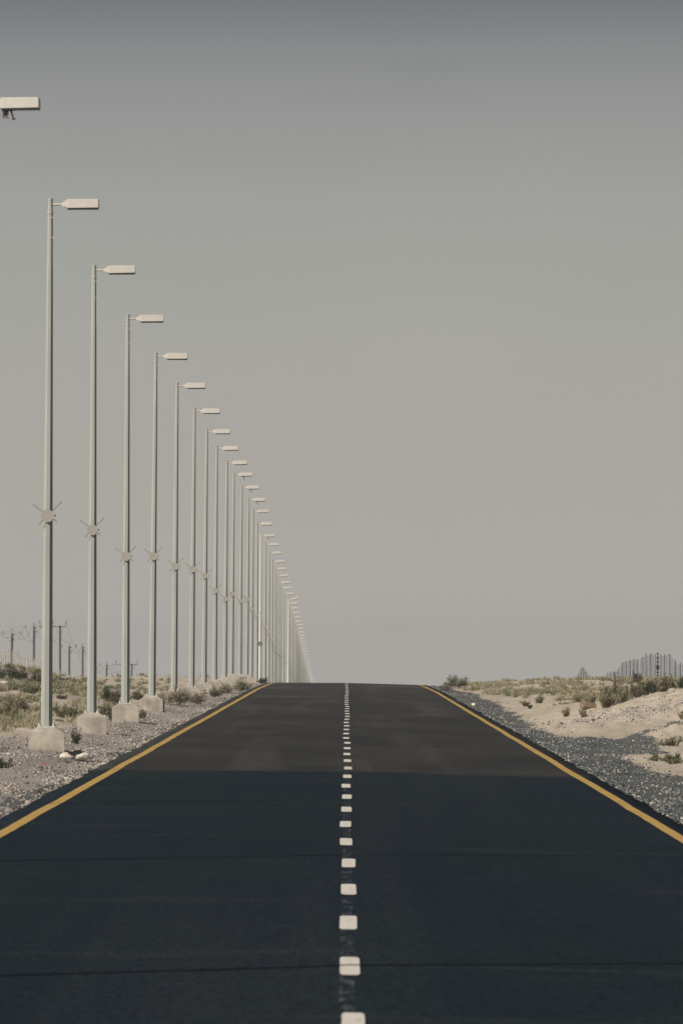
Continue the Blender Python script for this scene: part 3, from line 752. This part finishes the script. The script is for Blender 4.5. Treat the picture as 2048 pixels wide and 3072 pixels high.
B = [ # px0 px1 ytop ybase mat label
 (-14, 52, 1994, 2038, 'darkleaf', 'dark green bush on top of the mound at the far left edge'),
 (30, 84, 2004, 2040, 'darkleaf', 'dark scraggly bush on the mound below the leftmost utility pole'),
 (84, 128, 2012, 2052, 'brownleaf', 'brown green bush touching the left side of the tallest street lamp pole'),
 (-10, 60, 2044, 2074, 'greenleaf', 'low olive bush on the mound slope at the left edge'),
 (52, 122, 2046, 2080, 'greenleaf', 'green bush above the big tan bush left of the tallest lamp'),
 (-18, 56, 2076, 2146, 'tanleaf', 'big tan brown bush at the left edge behind the gravel'),
 (40, 104, 2086, 2138, 'brownleaf', 'dark brown bush left of the tallest street lamp pole'),
 (-14, 26, 2118, 2162, 'greenleaf', 'yellow green bush low at the left edge'),
 (34, 84, 2136, 2166, 'greenleaf', 'small pale green bush above the sand patch near the first concrete block'),
 (160, 214, 2032, 2078, 'darkleaf', 'grey green bush right of the tallest lamp under the short utility poles'),
 (208, 268, 2038, 2074, 'brownleaf', 'brown green bush just left of the second lamp pole on the skyline'),
 (164, 200, 2104, 2152, 'greenleaf', 'upright olive bush touching the tallest lamp pole on its right'),
 (176, 242, 2112, 2156, 'greenleaf', 'round green bush midway between the first and second lamp poles'),
 (170, 204, 2086, 2098, 'brownleaf', 'tiny flat dry bush on the sand hump between the first two lamps'),
 (296, 344, 2062, 2104, 'darkleaf', 'dark bush between the second and third lamp poles'),
 (330, 368, 2066, 2118, 'brownleaf', 'brown bush touching the left side of the third lamp pole'),
 (292, 340, 2092, 2150, 'greenleaf', 'yellow green bush right of the second lamp pole above the gravel'),
 (322, 362, 2124, 2164, 'darkleaf', 'small bush growing against the third concrete block'),
 (392, 436, 2072, 2100, 'brownleaf', 'brown bush right of the third lamp pole'),
 (415, 442, 2116, 2156, 'brownleaf', 'small leafless bush between the third and fourth concrete blocks'),
 (474, 556, 2060, 2114, 'tanleaf', 'wide dry brown bush hiding the foot of the fifth lamp'),
 (550, 628, 2070, 2110, 'tanleaf', 'straw coloured bush in front of the sixth and seventh concrete blocks'),
 (628, 672, 2060, 2092, 'greenleaf', 'low green bush right of the seventh concrete block'),
 (664, 700, 2050, 2080, 'tanleaf', 'small tan bush beside the ninth concrete block'),
 (700, 752, 2038, 2074, 'greenleaf', 'green bush near the far blocks where the verge narrows'),
 (774, 812, 2032, 2048, 'darkleaf', 'dark low bush at the far end of the left verge on the crest'),
 (192, 244, 2178, 2230, 'darkleaf', 'dark twiggy bush in the shade right of the first concrete block'),
 (-16, 34, 2268, 2306, 'darkleaf', 'dark green tuft at the left edge nearest the camera'),
 (1322, 1352, 2044, 2060, 'greenleaf', 'small pale green sprig left of the bush on the right crest'),
 (1340, 1402, 2026, 2066, 'greenleaf', 'grey green bush standing on the skyline right of the road'),
 (1712, 1756, 2078, 2106, 'greenleaf', 'round olive bush left of the rusty drum'),
 (1752, 1790, 2078, 2110, 'tanleaf', 'straw and olive bush behind the rusty drum'),
 (1784, 1836, 2064, 2122, 'greenleaf', 'olive bush just right of the rusty drum'),
 (1800, 1846, 2052, 2086, 'darkleaf', 'dark bush at the left end of the long hedge of shrubs'),
 (1838, 1858, 2014, 2084, 'brownleaf', 'thin upright stalky shrub standing taller than the hedge of shrubs'),
 (1826, 1886, 2060, 2104, 'greenleaf', 'broad olive bush in the middle of the hedge of shrubs'),
 (1878, 1926, 2050, 2092, 'brownleaf', 'brown bush above the sand bank in the hedge of shrubs'),
 (1886, 1920, 2014, 2046, 'brownleaf', 'lone brown bush in front of the right fence'),
 (1920, 1968, 2038, 2080, 'darkleaf', 'dark green bush above the crest of the sand bank'),
 (1960, 2010, 2028, 2066, 'brownleaf', 'brown green bush below the marker post'),
 (1984, 2030, 2022, 2054, 'greenleaf', 'olive bush under the high part of the right fence'),
 (2022, 2066, 2020, 2056, 'darkleaf', 'dark bush at the right edge above the sand bank'),
 (1852, 1900, 2038, 2084, 'greenleaf', 'olive bush behind the middle of the hedge of shrubs'),
 (1900, 1950, 2044, 2080, 'greenleaf', 'yellowish bush touching the sand bank in the middle of the hedge'),
 (1940, 1990, 2036, 2070, 'tanleaf', 'straw coloured bush in the right half of the hedge of shrubs'),
 (1816, 1850, 2070, 2112, 'tanleaf', 'yellowish bush at the foot of the sand bank left end'),
 (1686, 1708, 2122, 2150, 'tanleaf', 'small dry tuft on the smooth sand, left of the pair'),
 (1738, 1764, 2126, 2152, 'tanleaf', 'small dry tuft on the smooth sand, right of the pair'),
 (1560, 1590, 2102, 2120, 'greenleaf', 'small green bush at the edge of the dark gravel'),
 (1596, 1626, 2086, 2110, 'greenleaf', 'pale green bush in the dry grass beyond the dark gravel'),
 (1580, 1600, 2116, 2126, 'darkleaf', 'tiny dark weed among the gravel below the dry grass'),
 (1976, 2048, 2206, 2238, 'greenleaf', 'pale green grass clump at the right edge above the sand patch'),
 (1940, 1996, 2262, 2284, 'greenleaf', 'low grass clump on the near side of the sand patch'),
 (1990, 2066, 2256, 2290, 'greenleaf', 'tall grass clump at the right edge nearest the camera'),
 (2030, 2062, 2126, 2160, 'tanleaf', 'tan bush at the right edge on the gravel bank'),
]
bd = {1352-8:0}
for b_ in B:
    px0, px1, yt, yb, mat, lab = b_
    kw = {}
    if 'skyline' in lab and px0 == 1344: kw['d'] = 385
    if px0 == 1322: kw['d'] = 400
    
    
    if px0 in (160,): kw['d'] = 350
    if px0 in (208,): kw['d'] = 372
    if px0 == 774: kw['d'] = 470
    if 1784 <= px0 and yb <= 2122 and yb > 2050: kw['d'] = 262 + (yb - 2056) * -.25
    if px0 == 1886: kw['d'] = 430
    if px0 == 1838: kw['d'] = 300
    dens = 1.0
    if 'stalky' in lab or 'leafless' in lab or 'twiggy' in lab: dens = .45
    grass = 'grass' in lab or 'tuft' in lab
    t0 = .5
    if 'yellow' in lab or 'pale' in lab or 'olive' in lab: t0 = .68
    bush(px0, px1, yt, yb, mat, lab, 'grass_clump' if grass else 'desert_shrub', 'grass clump' if grass else 'shrub', dens, 1.2 if grass else .4, t0,
         group='grass clumps on the verges' if grass else 'desert shrubs beside the road', **kw)

# dry grass and scattered scrub: countless small tufts
def tufts(n, xr, dr, accept, hgt, nb, label, tone_f, name):
    Vs = []; Ts = []
    x = xr[0] + (xr[1] - xr[0]) * rng.random(n); d = dr[0] * (dr[1] / dr[0]) ** rng.random(n)
    ok = (np.abs(x) < 1110 / F * d + .5) & (rng.random(n) < accept(x, d))
    x, d = x[ok], d[ok]; z = H(x, d)
    m = len(x); hs = hgt * (.4 + rng.random(m)); tn = tone_f(x, d, m)
    k = np.repeat(np.arange(m), nb); N_ = len(k)
    sp = hs[k][:, None] * np.array([.75, .75]) * rng.normal(size=(N_, 2)) * .55
    P = np.stack([x[k] + sp[:, 0], d[k] + sp[:, 1], z[k] - .01], -1)
    P[:, 2] += hs[k] * .45 * rng.random(N_) ** 1.5
    D = np.stack([rng.normal(size=N_) * .45, rng.normal(size=N_) * .45, np.ones(N_)], -1)
    L = (hs[k] * (.3 + .5 * rng.random(N_)))[:, None]
    ang = rng.random(N_) * 6.283; W = (.010 + .000045 * d[k])[:, None]
    S = np.stack([np.cos(ang), np.sin(ang), np.zeros(N_)], -1) * W
    V = np.stack([P - S*.5, P + S*.5, P + D*L + S*.15, P + D*L - S*.15], 1)
    T = np.clip(tn[k] + .12 * (rng.random(N_) - .5), 0, 1)
    o = mesh_obj(name, V.reshape(-1, 3), np.arange(N_ * 4).reshape(-1, 4), M['grassblade'], None, False, np.repeat(T, 4))
    tag(o, label, kind='stuff')
    print(name, m)
pick = lambda p: (lambda x, d, m: np.where(rng.random(m) < p, .9, .25 + .45 * rng.random(m)))
tufts(7500, (5.0, 20), (262, 520), lambda x, d: (sst(.2, 1.2, x - np.interp(d, [262, 330, 470], [6.5, 5.5, 4.6]))) * np.clip(.25 + 1.6 * fbm(x * .6, d * .04, 3), .05, 1),
      .19, 46, 'dry straw coloured grass covering the rise on the right', pick(.25), 'dry_grass')
tufts(5200, (-19, -6.2), (190, 520), lambda x, d: sst(0, 1.5, -x - 6.2) * (1 - .8 * sst(330, 400, d)) * np.clip(.35 + 2.0 * fbm(x * .6 + 30, d * .05, 3), .04, 1) ,
      .17, 46, 'sparse dry grass and scrub scattered over the sand on the left', pick(.45), 'dry_scrub')

# ------------------------------------------------------------------ small things lying about
def rock(px, py, w, h, mat, name, label, cat, seed, dep=None):
    p = hit(px, py); r2 = np.random.default_rng(seed)
    import bmesh
    bm = bmesh.new(); bmesh.ops.create_icosphere(bm, subdivisions=3, radius=1)
    for v in bm.verts:
        k = 1 + .28 * float(fbm(np.array(v.co.x * 1.3 + seed), np.array(v.co.y * 1.3 + v.co.z * 1.7), 3))
        v.co = Vector((v.co.x * w / 2 * k, v.co.y * (dep or w) / 2 * k, v.co.z * h * k))
    me = bpy.data.meshes.new(name); bm.to_mesh(me); bm.free(); me.materials.append(M[mat])
    o = bpy.data.objects.new(name, me); COL.objects.link(o); o.location = p + Vector((0, 0, h * .15))
    tag(o, label, cat); return o, p
rock(1420, 2117, .17, .085, 'palerock', 'rock', 'pale tan rock lying alone on the dark gravel right of the road', 'rock', 3)
rock(208, 2160, .10, .05, 'palerock', 'rock', 'small pale rock between the first and second concrete blocks', 'rock', 8)
rock(14, 2050, .35, .06, 'palerock', 'rock', 'flat whitish rock on the mound at the left edge', 'rock', 12)
rock(35, 2432, .07, .05, 'palerock', 'rock', 'pale stone in the gravel at the left edge nearest the road', 'rock', 14)
rock(1846, 2110, .14, .06, 'palerock', 'rock', 'cream rock at the left end of the sand bank crest', 'rock', 19)
rock(1706, 2168, .05, .03, 'paleplaster', 'rock', 'tiny white stone on the smooth sand right of the road', 'rock', 22)
rock(1560+ 470*0 + 240, 2270, .03, .012, 'red', 'plastic_scrap', 'rusty red scrap lying in the dark gravel on the right', 'scrap', 23)
rock(128, 2294, .10, .018, 'red', 'plastic_scrap', 'small red plastic scrap on the gravel below the first concrete block', 'scrap', 5, .05)
# white pebble on the road
dd_ = 57370 / (2308 - 1916.)
o = rock(408, 2308, .032, .035, 'paleplaster', 'pebble', 'tiny white pebble lying on the road inside the left yellow line', 'pebble', 6)[0]
o.location = (-(1040 - 408) / F * dd_, dd_, float(R(dd_)) + float(camber(3.3)) + .012)
# broken plaster shell left of the road
p = hit(232, 2284)
root = empty('broken_shell', p + Vector((0, 0, .05))); tag(root, 'broken whitish plaster lump with a dark hollow on the left gravel', 'debris')
import bmesh
def shell_lump(name, cx, cy, cz, sx, sy, sz, mat, seed, cut=None):
    bm = bmesh.new(); bmesh.ops.create_icosphere(bm, subdivisions=3, radius=1)
    for v in bm.verts:
        k = 1 + .25 * float(fbm(np.array(v.co.x * 1.5 + seed), np.array(v.co.y + v.co.z * 1.9 + seed), 3))
        v.co = Vector((cx + v.co.x * sx * k, cy + v.co.y * sy * k, cz + v.co.z * sz * k))
    me = bpy.data.meshes.new(name); bm.to_mesh(me); bm.free(); me.materials.append(M[mat])
    o = bpy.data.objects.new(name, me); COL.objects.link(o); o.parent = root; return o
shell_lump('shell', -.17, 0, .02, .15, .12, .075, 'paleplaster', 2)
shell_lump('shell', .08, 0, .03, .17, .10, .085, 'paleplaster', 5)
shell_lump('shell', .235, .02, .02, .045, .05, .045, 'paleplaster', 9)
hollow_shade = MB().add([(-.17, -.10, .085), (-.10, -.11, .055), (.02, -.11, .085), (.10, -.09, .135), (.0, -.08, .135), (-.1, -.08, .105),
                (-.17, .16, .085), (-.10, .16, .05), (.02, .16, .085), (.10, .16, .135), (.0, .16, .137), (-.1, .16, .107)],
               [(0,1,2,3,4,5), (6,11,10,9,8,7)] + [(i, i+6, (i+1)%6+6, (i+1)%6) for i in range(6)])
hollow_shade.build('hollow', M['black'], root)  # solid black wedge standing in for the shade of the hollow
# rusty drum on the right
p = hit(1762, 2128)
root = empty('rusty_drum', p + Vector((0, 0, .0))); tag(root, 'short rusty drum lying on its side in the sand with a dark open end', 'drum')
dm = MB()
n_ = 20; L_ = .40; r_ = .125
ax_ = Vector((.93, .36, 0)); sd = Vector((-.36, .93, 0))
vv = []; 
for t, rr_ in ((-L_/2, r_), (L_/2, r_), (L_/2, r_ * .9), (-L_/2 + .03, r_ * .9)):
    for i in range(n_):
        a = 2 * math.pi * i / n_; q = ax_ * t + sd * (math.cos(a) * rr_) + Vector((0, 0, math.sin(a) * rr_ * .85 + .085)); vv.append(q)
ff = [(k*n_+i, k*n_+(i+1)%n_, (k+1)*n_+(i+1)%n_, (k+1)*n_+i) for k in range(3) for i in range(n_)] + [tuple(range(n_-1, -1, -1))]
dm.add(vv, ff); dm.build('shell', M['rust'], root)
en = MB(); en.add([ax_ * (L_/2 - .02) + sd * (math.cos(2*math.pi*i/n_) * r_ * .9) + Vector((0, 0, math.sin(2*math.pi*i/n_) * r_ * .9 * .85 + .085)) for i in range(n_)]
        + [ax_ * (L_/2 - .05) + sd * (math.cos(2*math.pi*i/n_) * r_ * .88) + Vector((0, 0, math.sin(2*math.pi*i/n_) * r_ * .88 * .85 + .085)) for i in range(n_)],
        [tuple(range(n_)), tuple(range(2*n_-1, n_-1, -1))] + [(i, n_+i, n_+(i+1)%n_, (i+1)%n_) for i in range(n_)])
en.build('dark_inside', M['black'], root)  # black plug painted in for the shade within the open end

# ------------------------------------------------------------------ haze
hz = MB().box((0, 3900, (-95 + 9.6) / 2), (9000, 9000, 104.6))
hm = bpy.data.materials.new('dusty_air'); hm.use_nodes = True
nt = hm.node_tree; nt.nodes.clear()
out = N(nt, 'ShaderNodeOutputMaterial'); pv = N(nt, 'ShaderNodeVolumePrincipled')
pv.inputs['Color'].default_value = (.93, .915, .89, 1); pv.inputs['Density'].default_value = .00014
pv.inputs['Anisotropy'].default_value = 0.1
nt.links.new(pv.outputs[0], out.inputs['Volume'])
hzo = hz.build('haze', hm); tag(hzo, 'thin pale desert dust in the air', kind='stuff')

# ------------------------------------------------------------------ sun and sky
EL = math.radians(32)
a_ = .97
sv = Vector((-1, -a_, 0)).normalized() * math.cos(EL) + Vector((0, 0, math.sin(EL)))
sun = bpy.data.lights.new('sun', 'SUN'); sun.energy = 5.0; sun.angle = math.radians(.5); sun.color = (1, .93, .83)
so = bpy.data.objects.new('sun', sun); COL.objects.link(so)
so.rotation_euler = sv.to_track_quat('Z', 'Y').to_euler()
w = bpy.data.worlds.new('World'); SC.world = w; w.use_nodes = True
nt = w.node_tree; nt.nodes.clear()
wo = N(nt, 'ShaderNodeOutputWorld'); bg = N(nt, 'ShaderNodeBackground')
sky = N(nt, 'ShaderNodeTexSky'); sky.sky_type = 'NISHITA'; sky.sun_disc = False
sky.sun_elevation = EL; sky.sun_rotation = math.atan2(sv.x, sv.y)
sky.dust_density = 1.2; sky.air_density = 1.0; sky.ozone_density = 1.0
tc = N(nt, 'ShaderNodeTexCoord'); sp = N(nt, 'ShaderNodeSeparateXYZ'); nt.links.new(tc.outputs['Generated'], sp.inputs[0])
mr = N(nt, 'ShaderNodeMapRange'); nt.links.new(sp.outputs['Z'], mr.inputs[0])
mr.inputs[1].default_value = -.01; mr.inputs[2].default_value = .12
P_ = lambda e: (e + .01) / .13
BG = .05
def S(r, g_, b_):
    f = lambda c: ((c/255 + .055) / 1.055) ** 2.4 if c > 10 else c/255/12.92
    return (f(r) / BG * 1.0, f(g_) / BG, f(b_) / BG)
# dust band near the horizon (scaled down: a colour ramp holds 0..1, then multiplied)
stops = [(P_(-.006), (181,178,173)), (P_(.001), (174,171,165)), (P_(.019), (171,168,161)), (P_(.033), (167,166,160)), (P_(.048), (160,161,156)),
         (P_(.0585), (149,149,149)), (P_(.0645), (136,138,139)), (P_(.070), (116,121,124)), (P_(.10), (84,92,100))]
r = ramp(nt, mr.outputs[0], [(p_, tuple(v * BG for v in S(*c_))) for p_, c_ in stops])
un = noise(nt, 26, 3, .5, tc.outputs['Generated'], (1, 1, 1.6))
unr = ramp(nt, un.outputs['Fac'], [(.3, (.972,.975,.978)), (.7, (1,1,1))])
rcol = mix(nt, 1.0, r.outputs[0], unr.outputs[0], 'MULTIPLY')
sc_ = N(nt, 'ShaderNodeVectorMath'); sc_.operation = 'SCALE'; sc_.inputs[3].default_value = 1 / BG
nt.links.new(rcol, sc_.inputs[0])
fm = N(nt, 'ShaderNodeMapRange'); fm.interpolation_type = 'SMOOTHSTEP'; nt.links.new(sp.outputs['Z'], fm.inputs[0])
fm.inputs[1].default_value = .08; fm.inputs[2].default_value = .30
mx = N(nt, 'ShaderNodeMix'); mx.data_type = 'RGBA'
nt.links.new(fm.outputs[0], mx.inputs[0]); nt.links.new(sc_.outputs[0], mx.inputs[6]); nt.links.new(sky.outputs[0], mx.inputs[7])
nt.links.new(mx.outputs[2], bg.inputs[0]); bg.inputs[1].default_value = BG
nt.links.new(bg.outputs[0], wo.inputs[0])

# ------------------------------------------------------------------ camera
cam = bpy.data.cameras.new('camera'); co = bpy.data.objects.new('camera', cam); COL.objects.link(co)
cam.sensor_fit = 'VERTICAL'; cam.sensor_height = 36; cam.sensor_width = 24; cam.lens = 36 * F / 3072
pitch = math.atan((VY - 1536) / F); yaw = math.atan((VX - 1024) / F)
co.rotation_euler = (math.pi / 2 + pitch, 0, yaw)
cam.clip_start = 1; cam.clip_end = 30000
cam.dof.use_dof = True; cam.dof.focus_distance = 230; cam.dof.aperture_fstop = 14
SC.camera = co
SC.view_settings.view_transform = 'Standard'; SC.view_settings.look = 'None'
SC.view_settings.exposure = 0; SC.view_settings.gamma = 1
SC.render.engine = 'CYCLES'
SC.cycles.volume_bounces = 0; SC.cycles.max_bounces = 5; SC.cycles.diffuse_bounces = 1
SC.cycles.use_denoising = True
